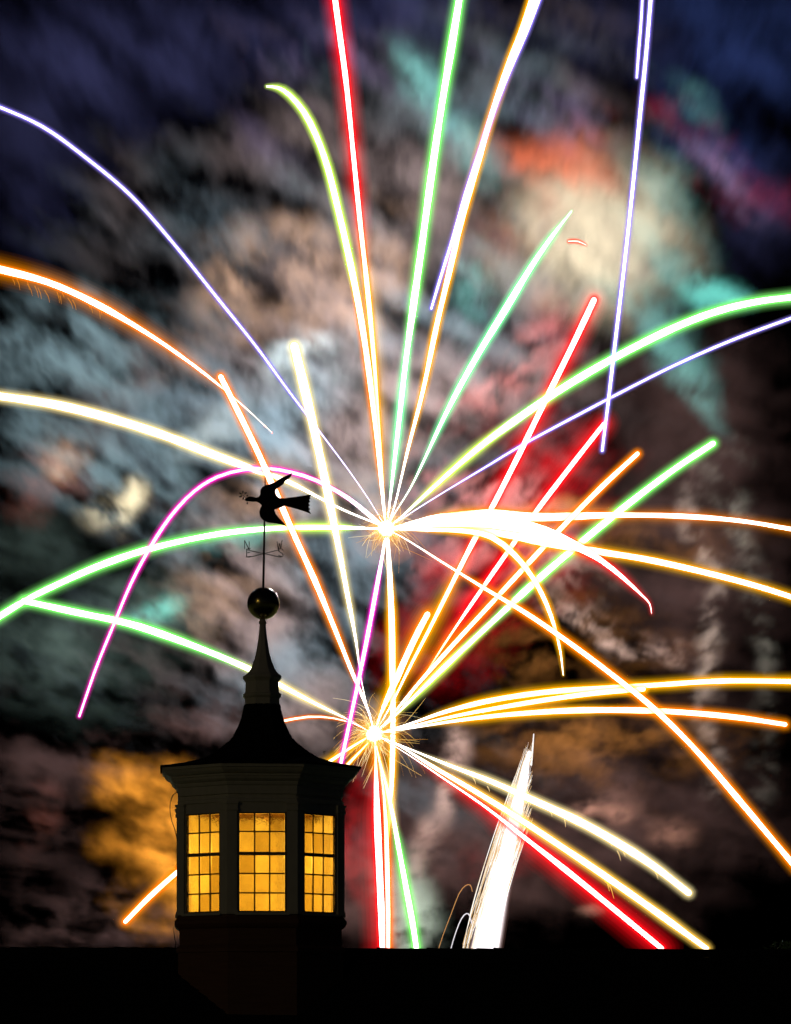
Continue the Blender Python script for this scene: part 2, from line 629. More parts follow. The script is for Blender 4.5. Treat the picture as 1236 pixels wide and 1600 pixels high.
# compass arms and letters
AZ = Z(865)
def arm(deg):
    a = R_(deg)
    return Vector((math.sin(a), -math.cos(a), 0))
LET = {'W': [[(-.5, 1), (-.25, 0), (0, .7), (.25, 0), (.5, 1)]],
       'E': [[(.4, 1), (-.4, 1), (-.4, 0), (.4, 0)], [(-.4, .52), (.25, .52)]],
       'N': [[(-.4, 0), (-.4, 1), (.4, 0), (.4, 1)]],
       'S': [[(.4, .85), (.15, 1), (-.2, 1), (-.4, .8), (-.3, .58), (.3, .42), (.4, .2), (.2, 0), (-.15, 0), (-.4, .15)]]}
for ch, deg, ln in (('W', 32, .56), ('E', 212, .56), ('N', -32, .54), ('S', 148, .54)):
    d = arm(deg)
    c = Vector((VX, CY, AZ))
    bm = bmesh.new()
    end = c + d * ln
    sweep(bm, [c + d * .01, c + d * ln * .5, end], [.008, .008, .007], 6)
    tip = end + Vector((0, 0, .0))
    t = d.copy()
    if t.x < 0:
        t = -t
    for stroke in LET[ch]:
        pts = [tip + t * (x * .18) + Vector((0, 0, .012 + z * .145)) for x, z in stroke]
        for a_, b_ in zip(pts, pts[1:]):
            sweep(bm, [a_, (a_ + b_) / 2, b_], [.008] * 3, 6)
    vpart('compass_arm', bm)

# ------------------------------------------------------------------ the building below (black against the light)
bld = empty('building', (0, CY, 0))
tag(bld, 'long low building with black shingle roof carrying the cupola', 'building')
rdir = Vector((math.cos(TH * 1.3), math.sin(TH * 1.3), 0))
rn = Vector((rdir.y, -rdir.x, 0))           # towards the camera
RC = Vector((CX, CY, CAM_Z + (HORIZON - 1484.5) / PXM))
PITCH = R_(39)
def rp(s, d, dz_=0.0):
    """s along the ridge, d down the slope (+ front, - back)"""
    p = RC + rdir * s + rn * (d * math.cos(PITCH))
    p.z -= abs(d) * math.sin(PITCH) - dz_
    return p
bm = bmesh.new()
S0, S1, DL = -14.0, 22.0, 5.2
rows = 26
rj = random.Random(3)
for side in (1, -1):
    prev = None
    for i in range(rows):
        d0, d1 = DL * i / rows, DL * (i + 1) / rows + .03
        seg = []
        n = 72
        up = [bm.verts.new(rp(S0 + (S1 - S0) * k / n, side * d0, .006)) for k in range(n + 1)]
        lo = [bm.verts.new(rp(S0 + (S1 - S0) * k / n, side * (d1 + rj.uniform(-.012, .012)), .03 + rj.uniform(-.004, .006))) for k in range(n + 1)]
        for k in range(n):
            bm.faces.new((up[k], up[k + 1], lo[k + 1], lo[k]))
rf = build('roof', bm, M_ROOF)
rf.parent = bld; rf.matrix_parent_inverse = Matrix.Translation(-bld.location)
bm = bmesh.new()
s = S0
while s < S1:
    ln = .30 + rj.uniform(-.03, .03)
    h = .012 + rj.uniform(-.010, .018)
    a0, a1, b0, b1 = rp(s, .16, .02 + h * .5), rp(s + ln + .04, .16, .02), rp(s, -.16, .02 + h * .5), rp(s + ln + .04, -.16, .02)
    t0, t1 = rp(s, 0, .03 + h), rp(s + ln + .04, 0, .035)
    vs = [bm.verts.new(p) for p in (a0, a1, t1, t0, b0, b1)]
    bm.faces.new((vs[0], vs[1], vs[2], vs[3])); bm.faces.new((vs[3], vs[2], vs[5], vs[4]))
    bm.faces.new((vs[0], vs[3], vs[4]))
    s += ln
rc = build('ridge_cap', bm, M_ROOF, fix=False)
rc.parent = bld; rc.matrix_parent_inverse = Matrix.Translation(-bld.location)
bm = bmesh.new()
ez = rp(0, DL - .35).z
Mw = Matrix.Translation((RC.x, RC.y, 0)) @ Matrix(((rdir.x, -rn.x, 0, 0), (rdir.y, -rn.y, 0, 0), (0, 0, 1, 0), (0, 0, 0, 1)))
wd = (DL - .5) * math.cos(PITCH)
abox(bm, ((S0 + S1) / 2, 0, ez / 2 - .2), (S1 - S0 - .6, wd * 2, ez + .3), Mw)
for s in (S0 + .3, S1 - .3):
    vs = [bm.verts.new(Mw @ Vector(p)) for p in ((s, -wd, ez - .1), (s, wd, ez - .1), (s, 0, RC.z - .12))]
    bm.faces.new(vs)
wl = build('wall', bm, M_WALL)
wl.parent = bld; wl.matrix_parent_inverse = Matrix.Translation(-bld.location)

# ------------------------------------------------------------------ the tree behind the roof on the right
def tree(px, py_top, Y, rad, seed, label):
    rt = random.Random(seed)
    top = at(px, py_top, Y)
    root = empty('tree', (top.x, Y, 0))
    tag(root, label, 'tree')
    inv = Matrix.Translation(-root.location)
    bm = bmesh.new()
    P, Q = catmull([Vector((top.x, Y, 0)), Vector((top.x + .1, Y, top.z * .35)), Vector((top.x - .05, Y + .1, top.z * .8))], [.24, .17, .05], .3)
    sweep(bm, P, Q, 10)
    for i in range(9):
        a = rt.uniform(0, 2 * PI)
        z0 = top.z * rt.uniform(.3, .65)
        e = Vector((top.x + math.cos(a) * rad * .7, Y + math.sin(a) * rad * .7, z0 + rt.uniform(.6, 1.4)))
        P, Q = catmull([Vector((top.x, Y, z0)), (Vector((top.x, Y, z0)) + e) / 2 + Vector((0, 0, .15)), e], [.07, .05, .015], .3)
        sweep(bm, P, Q, 6)
    t = build('trunk', bm, M_BARK); t.parent = root; t.matrix_parent_inverse = inv
    bm = bmesh.new()
    clumps = []
    for i in range(46):
        a, u = rt.uniform(0, 2 * PI), rt.uniform(-1, 1)
        r = rad * rt.uniform(.45, 1.0) ** .5
        c = Vector((math.cos(a) * math.sqrt(1 - u * u) * r, math.sin(a) * math.sqrt(1 - u * u) * r, u * r * .95))
        clumps.append((Vector((top.x, Y, top.z - rad * 1.05)) + c * .82, rad * rt.uniform(.18, .34)))
    for c, cr in clumps:
        for j in range(170):
            d = Vector((rt.gauss(0, 1), rt.gauss(0, 1), rt.gauss(0, 1))).normalized() * cr * rt.uniform(.3, 1) ** .4
            p = c + d
            if p.z > top.z: continue
            n1 = Vector((rt.gauss(0, 1), rt.gauss(0, 1), rt.gauss(0, 1))).normalized()
            n2 = n1.orthogonal().normalized()
            s = rt.uniform(.05, .09)
            vs = [bm.verts.new(p + n1 * s * 1.5), bm.verts.new(p + n2 * s * .6), bm.verts.new(p - n1 * s * 1.2), bm.verts.new(p - n2 * s * .6)]
            bm.faces.new(vs)
    t = build('crown', bm, M_LEAF, fix=False); t.parent = root; t.matrix_parent_inverse = inv
tree(1262, 1448, 92, 1.9, 4, 'dark rounded treetop rising behind the roof at far right')

# ------------------------------------------------------------------ the fireworks
FY = 150.0               # distance of the fireworks
PF = FY / F_PX           # metres per pixel there
A = (604, 826)
B = (585, 1147)

RED = (1.0, .006, .012); ORG = (1.0, .29, .0); GLD = (1.0, .50, .0); YEL = (1.0, .66, .12)
GRN = (.30, 1.0, .22); TGN = (.32, 1.0, .50); CRM = (1.0, .84, .42); LAV = (.42, .34, 1.0); MAG = (1.0, .03, .62)
PUR = (.95, .04, .72); YGR = (.72, 1.0, .18)


def trail(label, pts, wid, halo, glow=1.0, wide=0.0, halo2=None, burst=None, depth=0.0, core=(1, .97, .9), hot=1.35, group=None, cut=0, split=None):
    """a burning star's trail: white-hot core with shells that hold its coloured glow and bloom. wid = core widths in pixels"""
    c = {UG: A, LG: B}.get(group)
    if c:
        d0 = math.hypot(pts[0][0] - c[0], pts[0][1] - c[1])
        if 18 < d0 < 80:                         # every trail starts at its burst
            f_ = 11 / d0
            pts = [(c[0] + (pts[0][0] - c[0]) * f_, c[1] + (pts[0][1] - c[1]) * f_)] + list(pts)
            wid = [wid[0] * .35] + list(wid)
    n = len(pts)
    if len(wid) != n:                        # spread a short list of widths over the points
        k = len(wid) - 1
        wid = [wid[min(int(i / (n - 1) * k), k - 1)] + (wid[min(int(i / (n - 1) * k) + 1, k)] - wid[min(int(i / (n - 1) * k), k - 1)])
               * (i / (n - 1) * k - min(int(i / (n - 1) * k), k - 1)) for i in range(n)]
    P = []
    for i, (x, y) in enumerate(pts):
        Y = FY + depth * (i / (n - 1)) * (1.2 - .2 * i / (n - 1))
        P.append(at(x, y, Y))
    rad = [max(.5, q * .74) * .5 * PF for q in wid]
    S, Q = catmull(P, rad, .45)
    ph = len(label) * 3.7 + pts[0][0]
    Q = [q * (1 + .20 * mnoise.noise(Vector((i * .16, ph, 0))) + .10 * mnoise.noise(Vector((i * .6, ph, 5)))) for i, q in enumerate(Q)]
    thin = min(1.0, .35 + .65 * max(wid) / 10.0)
    base = S[0].copy()
    S = [p - base for p in S]
    bm = bmesh.new()
    sweep(bm, S, Q, 8)
    o = build('firework_trail', bm, burn(core, hot * (3.4 if glow > 0 else 1.0)), None, True)
    o.location = base
    tag(o, label, 'firework trail', group)
    def shell(name, S, Q, add, col, rad_, t0, t1, absorb=0.0):
        """one glowing sheath; t0, t1: it swells in and dies out over that share of its length"""
        m_ = len(S) - 1
        qm = max(Q)
        R = []
        for i, q in enumerate(Q):
            u = i / m_
            f_ = 1.0
            if t0 and u < t0:
                f_ = math.sin(PI / 2 * u / t0)
            if t1 and u > 1 - t1:
                f_ = min(f_, math.sin(PI / 2 * (1 - u) / t1))
            lw = .3 + .7 * min(1.0, q / (.55 * qm))
            R.append(max(.02, q * (.4 + .6 * f_) + add * PF * f_ * lw))
        mx = max(R)
        bm = bmesh.new()
        sweep(bm, [p.copy() for p in S], R, 12)
        return build(name, bm, glow_volume(col, rad_ / (2 * mx), absorb / (2 * mx)), o, True)
    if glow > 0:
        s0 = int(cut * len(S))
        parts_ = [(S[s0:], Q[s0:], halo, .3 if cut else 0, 0)]
        if split and halo2:
            m_ = int(split * len(S))
            ov = max(2, int(.16 * len(S)))
            s0 = min(s0, m_ - 3) if m_ > 3 else 0
            m_ = max(m_, s0 + 3)
            parts_ = [(S[s0:m_ + ov], Q[s0:m_ + ov], halo, .3 if cut else 0, .55), (S[max(0, m_ - ov):], Q[max(0, m_ - ov):], halo2, .45, 0)]
        for s_, q_, col, t0, t1 in parts_:
            hotc = tuple(min(1, c * .8 + .2 * (1 if c > .2 else (.05 if col is RED else .25))) for c in col)
            g_ = glow * (1.45 if col is RED else 1.0)
            shell('inner_glow', s_, q_, 1.7 * thin, hotc, .85 * g_, t0, t1)
            shell('outer_glow', s_, q_, 4.0 * thin, col, .80 * g_, t0, t1, 1.2)
            shell('faint_glow', s_, q_, 7.5 * thin, col, .16 * g_, t0, t1, .6)
            if wide:
                for fr, st in ((.30, .15), (.52, .10), (.76, .06), (1.0, .035)):
                    shell('wide_glow', s_, q_, 5.0 + wide * 1.1 * fr, col, st * g_, t0, t1)
    return o


UG = 'star trails of the upper burst'
LG = 'star trails of the lower burst'
HG = 'falling stars from a higher burst'
T = trail
# ---- upper burst
T('red star trail rising steeply to the top edge from the upper burst', [(600, 795), (592, 680), (584, 560), (574, 450), (563, 350), (552, 240), (541, 130), (529, 40), (516, -60)],
  [5, 7, 8, 9, 9, 10, 11, 12, 12], GLD, 1.0, 17, RED, depth=6, group=UG, cut=.03, split=.5)
T('yellow green trail whose top hooks over to the left', [(599, 790), (588, 680), (575, 570), (561, 480), (545, 400), (529, 330), (512, 262), (494, 212), (475, 175), (452, 148), (434, 137), (417, 135)],
  [5, 8, 11, 13, 13, 12, 12, 11, 10, 8, 5, 2.5], ORG, 1.0, 4, YGR, depth=-5, group=UG, cut=.03, split=.5)
T('wide green trail leaving the top edge right of the red one', [(609, 785), (621, 680), (634, 565), (647, 470), (661, 370), (676, 260), (691, 160), (706, 70), (724, -40)],
  [4, 8, 11, 13, 14, 14, 14, 14, 14], TGN, 1.1, 9, GRN, depth=4, group=UG, cut=.03, split=.3)
T('golden edged trail curving right to the top edge', [(618, 785), (638, 700), (661, 610), (682, 510), (702, 425), (721, 345), (742, 270), (765, 190), (793, 105), (818, 40), (838, -20)],
  [3, 5, 8, 10, 11, 12, 12, 12, 12, 12, 12], GLD, 1.0, 5, depth=8, group=UG, cut=.03)
T('short pale green trail tapering to a fine upper right tip', [(616, 803), (640, 765), (664, 716), (690, 660), (718, 605), (752, 545), (790, 483), (828, 420), (862, 370), (893, 330)],
  [1.5, 2, 4, 7, 10, 12, 12, 10, 7, 1.5], TGN, .9, 6, depth=-4, group=UG, cut=.03)
T('long green arc sweeping from the upper burst to the right edge', [(630, 805), (668, 770), (712, 730), (760, 690), (815, 650), (872, 611), (935, 573), (1000, 538), (1065, 507), (1125, 485), (1185, 471), (1250, 463)],
  [3, 6, 9, 12, 14, 15, 15, 15, 14, 14, 13, 13], YGR, 1.1, 9, GRN, depth=7, group=UG, cut=.03, split=.3)
T('thin lavender trail below the long green arc on the right', [(632, 808), (655, 793), (700, 765), (760, 729), (820, 693), (900, 650), (980, 608), (1060, 568), (1150, 529), (1250, 492)],
  [1.2, 1.8, 2, 3, 4, 4.4, 4.8, 5, 5, 5], LAV, .7, 0, depth=5, core=(.80, .72, 1.0), hot=1.1, group=UG, cut=.03)
T('thin lavender arc from the upper burst to the upper left edge', [(578, 783), (545, 735), (500, 675), (452, 612), (400, 541), (340, 466), (270, 379), (205, 306), (135, 247), (65, 197), (-15, 161)],
  [1.2, 1.6, 2, 3, 4, 4.5, 5, 5, 5.4, 5.6, 6], LAV, .8, 0, depth=-6, core=(.82, .74, 1.0), hot=1.1, group=UG, cut=.03)
T('orange arc fading to a thread before the upper burst', [(425, 676), (392, 645), (345, 604), (292, 563), (232, 522), (155, 477), (75, 441), (-15, 417)],
  [.4, 1.2, 4, 6, 9, 12, 13, 14], ORG, 1.0, 17, depth=-7, group=UG, cut=.03)
T('cream trail running to the left edge above the dove', [(578, 814), (535, 796), (492, 774), (447, 751), (395, 733), (330, 709), (250, 678), (160, 650), (80, 631), (-15, 617)],
  [3, 4, 5, 8, 12, 14, 15, 15, 15, 15], CRM, .9, 7, depth=-3, group=UG, cut=.03)
T('magenta arc bending down to the left past the dove', [(588, 814), (545, 779), (495, 751), (455, 738), (418, 732), (380, 734), (340, 745), (303, 768), (268, 805), (236, 853), (205, 911), (176, 980), (150, 1044), (124, 1119)],
  [8, 8, 7, 7, 6.5, 6, 6, 6, 6, 5.6, 5, 4.4, 4, 3], MAG, 1.0, 0, depth=-8, core=(1, .84, .95), hot=1.15, group=UG, cut=.03)
T('green arc from the upper burst sinking to the left edge', [(590, 826), (520, 824), (440, 825), (365, 831), (295, 843), (225, 860), (155, 884), (92, 912), (40, 938), (-15, 972)],
  [4, 8, 10, 11, 12, 13, 13, 13, 13, 13], YGR, 1.0, 9, GRN, depth=4, group=UG, cut=.03, split=.24)
T('violet edged trail falling steeply left between the two bursts', [(602, 842), (590, 910), (576, 985), (561, 1060), (546, 1130), (531, 1200)],
  [5, 8, 8, 7, 6, 6], PUR, 1.0, 0, depth=-3, core=(1, .88, .96), hot=1.2, group=UG, cut=.03)
T('thick gold edged trail dropping straight down from the upper burst', [(606, 842), (609, 900), (612, 970), (613, 1045), (614, 1120), (613, 1190), (611, 1240), (605, 1290)],
  [6, 11, 12, 12, 12, 11, 8, 3], GLD, 1.1, 6, depth=3, group=UG, cut=.03)
T('orange trail running level from the upper burst to the right edge', [(625, 822), (690, 811), (760, 806), (850, 808), (950, 805), (1050, 806), (1150, 813), (1250, 829)],
  [6, 22, 26, 17, 11, 10, 9, 9], ORG, 1.0, 15, depth=6, group=UG, cut=.03)
T('gold trail from the upper burst sagging to the right edge', [(625, 827), (700, 825), (780, 833), (850, 846), (930, 861), (1010, 874), (1100, 894), (1180, 915), (1250, 937)],
  [6, 13, 16, 19, 14, 12, 11, 11, 10], GLD, 1.0, 9, depth=4, group=UG, cut=.03)
T('red edged trail curling down to a fine hook at right', [(640, 821), (720, 812), (795, 818), (850, 832), (900, 853), (940, 876), (975, 904), (1002, 929), (1015, 943), (1018, 958)],
  [7, 26, 28, 24, 18, 11, 8, 4, 2, 1], GLD, .9, 14, RED, depth=-4, group=UG, cut=.03, split=.58)
T('gold trail bending sharply down to a thin point', [(660, 828), (720, 829), (768, 839), (803, 866), (832, 902), (854, 944), (868, 985), (876, 1020), (880, 1055)],
  [5, 9, 10, 10, 9, 8, 6, 4, 1.2], GLD, .9, 4, depth=-3, group=UG, cut=.03)
T('long orange trail falling diagonally to the lower right edge', [(640, 846), (700, 884), (760, 921), (825, 960), (892, 1006), (960, 1057), (1025, 1110), (1092, 1177), (1165, 1262), (1245, 1357)],
  [2, 4, 6, 8, 9, 10, 10, 10, 10, 10], ORG, 1.0, 8, depth=-9, group=UG, cut=.03)
# ---- lower burst
T('green trail passing behind the cupola spire to the left', [(560, 1133), (535, 1120), (500, 1103), (450, 1077), (395, 1048), (340, 1024), (270, 997), (200, 974), (120, 957), (38, 939)],
  [1.5, 3, 5, 8, 11, 12, 13, 13, 13, 12], CRM, 1.0, 8, GRN, depth=3, group=LG, cut=.03, split=.4)
T('orange edged trail passing behind the dove to a blunt tip', [(576, 1112), (548, 1045), (520, 975), (491, 905), (462, 841), (434, 777), (405, 711), (375, 649), (345, 589)],
  [4, 7, 10, 11, 11, 11, 11, 11, 10], ORG, 1.05, 7, depth=-5, group=LG, cut=.03)
T('thick cream trail narrowing downward right of the dove', [(566, 1070), (556, 1000), (543, 930), (528, 850), (512, 770), (495, 690), (477, 612), (460, 541)],
  [1.5, 4, 8, 11, 14, 16, 17, 15], CRM, .9, 7, depth=-2, group=LG, cut=.03)
T('short stout white trail leaning right above the lower burst', [(594, 1118), (606, 1090), (622, 1055), (640, 1015), (656, 982), (668, 960)],
  [5, 12, 15, 15, 14, 12], GLD, 1.0, 18, ORG, depth=3, group=LG, cut=.03, split=.5)
T('red trail with the highest blunt tip at right', [(612, 1100), (640, 1043), (670, 985), (700, 925), (735, 855), (773, 785), (813, 706), (854, 622), (893, 543), (928, 469)],
  [3, 5, 6, 8, 10, 11, 12, 12, 12, 11], GLD, 1.0, 19, RED, depth=6, group=LG, cut=.03, split=.36)
T('red trail ending beside the foot of the lavender star', [(622, 1113), (660, 1060), (702, 995), (747, 929), (792, 864), (841, 795), (893, 727), (944, 662)],
  [1, 1.6, 4, 8, 10, 10, 10, 9], ORG, 1.0, 20, RED, depth=5, split=.3, group=LG, cut=.03)
T('orange trail ending between the red and the green tips', [(612, 1118), (652, 1070), (702, 1014), (761, 950), (821, 885), (881, 821), (941, 760), (996, 709)],
  [3, 6, 8, 9, 10, 9, 9, 8], ORG, 1.0, 6, depth=4, group=LG, cut=.03)
T('green trail ending blunt at the right with pale tip', [(607, 1128), (652, 1084), (702, 1035), (771, 970), (841, 905), (911, 845), (981, 788), (1051, 735), (1114, 693)],
  [3, 6, 9, 11, 13, 14, 13, 12, 11], YGR, 1.0, 8, GRN, depth=8, group=LG, cut=.03, split=.3)
T('uppermost gold trail of the lower burst reaching the right edge', [(640, 1131), (700, 1111), (770, 1094), (850, 1082), (930, 1076), (1030, 1070), (1130, 1064), (1250, 1065)],
  [4, 7, 10, 11, 11, 10, 10, 10], GLD, 1.05, 9, depth=6, group=LG, cut=.03)
T('gold trail stopping halfway between two longer gold trails', [(640, 1135), (710, 1119), (790, 1104), (870, 1091), (940, 1082), (1005, 1077)],
  [3, 6, 8, 9, 9, 9], GLD, 1.0, 4, depth=-3, group=LG, cut=.03)
T('lowest level orange trail ending just before the right edge', [(640, 1138), (720, 1125), (800, 1116), (900, 1110), (1000, 1110), (1080, 1114), (1160, 1122), (1227, 1132)],
  [3, 7, 9, 11, 12, 11, 11, 9], GLD, 1.0, 8, ORG, depth=2, group=LG, cut=.03, split=.6)
T('cream trail falling right through the white fountain', [(630, 1166), (700, 1195), (770, 1222), (830, 1249), (900, 1281), (960, 1314), (1020, 1352), (1076, 1395)],
  [2, 5, 8, 11, 13, 13, 13, 11], CRM, .9, 6, depth=-5, group=LG, cut=.03)
T('gold trail falling right to the roof ridge', [(625, 1166), (680, 1200), (740, 1235), (800, 1272), (870, 1318), (940, 1365), (1020, 1421), (1104, 1482)],
  [3, 7, 9, 11, 12, 12, 12, 10], YEL, 1.0, 6, depth=-4, group=LG, cut=.03)
T('red trail falling right beneath the gold one', [(636, 1178), (700, 1221), (760, 1262), (820, 1309), (890, 1364), (960, 1421), (1034, 1482)],
  [1.2, 3, 5, 9, 11, 11, 10], RED, 1.1, 24, depth=-6, group=LG, cut=.03)
T('short orange red trail curving left to the cupola roof', [(553, 1131), (520, 1122), (482, 1120), (440, 1127)],
  [1.2, 2.4, 3.6, 4.5], ORG, .8, 0, depth=-2, group=LG)
T('orange trail reappearing left of the cupola windows', [(573, 1153), (545, 1170), (518, 1188), (462, 1224), (400, 1270), (335, 1315), (272, 1367), (232, 1403), (196, 1440)],
  [2.5, 4.5, 6, 8, 9, 9, 9, 9, 8], GLD, 1.0, 9, ORG, depth=-6, group=LG, split=.4)
T('tiny gold trail dipping behind the cupola eave', [(576, 1160), (561, 1176), (543, 1195), (520, 1222)],
  [2, 4, 5, 5], GLD, .9, 0, depth=-3, group=LG)
T('thick red edged trail standing on the roof ridge', [(587, 1182), (588, 1230), (590, 1290), (593, 1360), (596, 1430), (598, 1500)],
  [3, 9, 13, 14, 14, 11], ORG, 1.0, 26, RED, depth=-3, group=LG, cut=.03, split=.12)
T('orange trail merging into the red one above the ridge', [(598, 1225), (603, 1290), (605, 1360), (606, 1430), (606, 1500)],
  [3, 7, 9, 9, 8], ORG, 1.0, 8, depth=-2, group=LG)
T('green trail ending on the roof ridge', [(592, 1185), (603, 1225), (613, 1270), (624, 1330), (636, 1395), (646, 1450), (653, 1500)],
  [2, 4, 7, 9, 11, 11, 9], CRM, .9, 9, GRN, depth=-4, group=LG, cut=.03, split=.45)
T('short fine amber trail hanging under the lower burst', [(590, 1172), (600, 1215), (608, 1262), (607, 1305), (602, 1338)],
  [2, 3, 4, 4, 1.5], GLD, .7, 0, depth=-1, core=(1, .75, .2), hot=1.0, group=LG)
# ---- stars falling from other bursts
T('long blue violet star falling from the top at right', [(1019, -30), (1010, 80), (999, 190), (988, 300), (976, 410), (963, 520), (952, 615), (941, 704)],
  [7, 7, 7, 6.5, 6, 6, 6, 5], LAV, .9, 0, depth=3, core=(.9, .86, 1), hot=1.2, group=HG)
T('short violet star beside the long one at the top', [(1005, -30), (1002, 30), (998, 80), (995, 121)],
  [4, 4.4, 4.4, 4], LAV, .8, 0, depth=-2, core=(.85, .8, 1), hot=1.15, group=HG)
T('violet star crossing the golden trail near the top', [(852, -30), (822, 50), (788, 130), (757, 215), (728, 300), (705, 380), (688, 435), (674, 482)],
  [8, 8, 7, 6, 5, 5, 5, 4], LAV, .9, 0, depth=-6, core=(.88, .84, 1), hot=1.15, group=HG)
T('tiny pink ember in front of the cream smoke', [(889, 377), (903, 377), (916, 383)],
  [2.5, 3, 1], (1, .2, .12), .7, 0, depth=1, core=(1, .9, .85), hot=1.1)


# ---- the two bursts: a white ball with a spray of fine sparks
def burst(label, c, r, seed, n, amber):
    rt = random.Random(seed)
    root = empty('firework_burst', at(c[0], c[1], FY))
    tag(root, label, 'firework burst')
    bm = bmesh.new()
    bmesh.ops.create_icosphere(bm, subdivisions=4, radius=r * PF)
    for v in bm.verts:
        v.co *= 1 + .22 * mnoise.noise(v.co * 5 + Vector((seed, 0, 0)))
    build('ball', bm, burn((1, .97, .85), 1.6), root, True)
    for k, rr, s_, col in ((1, r * 1.25, .9, GLD), (2, r * 1.7, .5, (1, .46, .02)), (3, r * 2.4, .36, (1, .40, .02)), (4, r * 3.3, .22, (1, .36, .02)), (5, r * 4.8, .11, (1, .30, .02))):
        bm = bmesh.new()
        bmesh.ops.create_icosphere(bm, subdivisions=3, radius=rr * PF)
        build('glow', bm, glow_volume(col, s_ / (2 * rr * PF)), root, True)
    for q in range(3):
        bm = bmesh.new()
        for i in range(n // 3):
            a = rt.uniform(0, 2 * PI)
            ln = r * (.8 + 6.0 * rt.random() ** 2.6) * amber
            el = rt.uniform(-.7, .7)
            d = Vector((math.cos(a) * math.cos(el), math.sin(el), math.sin(a) * math.cos(el)))
            side = d.cross(Vector((0, 1, 0))).normalized() * rt.gauss(0, .55)
            s0 = r * rt.uniform(.5, 1.6)
            P = []
            for j in range(6):
                t = j / 5
                p = d * (s0 + ln * t) + side * ln * t * t + Vector((0, 0, -.30 * ln * t ** 3))
                P.append(p * PF)
            w_ = rt.uniform(.16, .42) * PF
            S, Q = catmull(P, [w_ * .9, w_, w_, w_, w_ * .8, w_ * .4], .2)
            sweep(bm, S, Q, 4)
        s = build('sparks', bm, burn([(1, .62, .16), (1, .42, .05), (1, .8, .4)][q], [1.0, .65, 1.3][q]), root)
        s['kind'] = 'stuff'
burst('white hot upper burst with fine sparks where many trails begin', A, 12.5, 11, 180, .55)
burst('white hot lower burst with a ragged ring of amber sparks', B, 12.5, 23, 330, .78)

# ---- the white fountain rising over the ridge
fo = empty('firework_fountain', at(752, 1500, FY))
tag(fo, 'broad white fountain of sparks leaning right above the roof ridge', 'firework fountain')
f_inv = Matrix.Translation(-fo.location)
def fpart(name, bm, m):
    o = build(name, bm, m, None, True); o.parent = fo; o.matrix_parent_inverse = f_inv
    return o
bm = bmesh.new()
S, Q = catmull([at(*p, FY) for p in ((754, 1505), (764, 1455), (782, 1371), (795, 1318), (806, 1270), (817, 1222), (827, 1176))],
               [q * PF for q in (23, 21, 16.5, 14, 11.5, 8, 3.5)], .4)
sweep(bm, S, [q * .84 for q in Q], 14)
fpart('core', bm, burn((1, .96, .97), 1.5))
for kf, st, cl in ((.97, .70, (1, .95, .96)), (1.05, .40, (1, .86, .90)), (1.16, .16, (1, .74, .72)), (1.3, .04, (1, .5, .42))):
    bm = bmesh.new()
    sweep(bm, [p.copy() for p in S], [q * kf + .6 * PF for q in Q], 14)
    fpart('glow', bm, glow_volume(cl, st / (30 * PF)))
rt = random.Random(9)
for q, (col, st) in enumerate((((1, .95, .9), 1.2), ((1, .84, .62), 1.0), ((1, .64, .30), .8))):
    bm = bmesh.new()
    for i in range(90):
        u = rt.random()
        bx = 714 + (rt.random() ** .75) * 58 + (q == 0) * 6
        t0 = rt.uniform(0, .7) ** 1.3
        def pos(t):
            ex, ey = 833 - rt_e, 1158 + rt_f
            x = bx + (ex - bx) * (t ** 1.25) - 1.5 * math.sin(PI * t)
            y = 1500 + (ey - 1500) * t
            return x, y
        rt_e, rt_f = rt.uniform(0, 12), rt.uniform(0, 130)
        t1 = min(1, t0 + rt.uniform(.35, .9))
        P = [at(*pos(t0 + (t1 - t0) * j / 7), FY + rt.uniform(-.2, .2)) for j in range(8)]
        w_ = rt.uniform(.22, .75) * PF
        S2, Q2 = catmull(P, [w_ * .7, w_, w_, w_, w_, w_, w_ * .8, w_ * .4], .6)
        sweep(bm, S2, Q2, 4)
    if q == 0:
        S2, Q2 = catmull([at(*p, FY) for p in ((830, 1195), (832, 1172), (834, 1147))], [1.6 * PF, 1.4 * PF, .8 * PF], .3)
        sweep(bm, S2, Q2, 5)
    s = fpart('spark_strands', bm, burn(col, st)); s['kind'] = 'stuff'
T('thin amber loop left of the white fountain', [(680, 1500), (692, 1462), (705, 1428), (717, 1397), (727, 1384), (735, 1383), (738, 1393)], [1.4, 1.4, 1.6, 1.8, 2, 2, 1.2], CRM, 0, core=(.8, .38, .13), hot=.7)
T('thin white loop at the foot of the white fountain', [(700, 1500), (708, 1470), (717, 1444), (725, 1430), (732, 1428), (736, 1438), (739, 1455)], [2, 2, 2.2, 2.6, 2.8, 2.4, 1.4], CRM, 0, core=(.9, .84, .9), hot=.9)

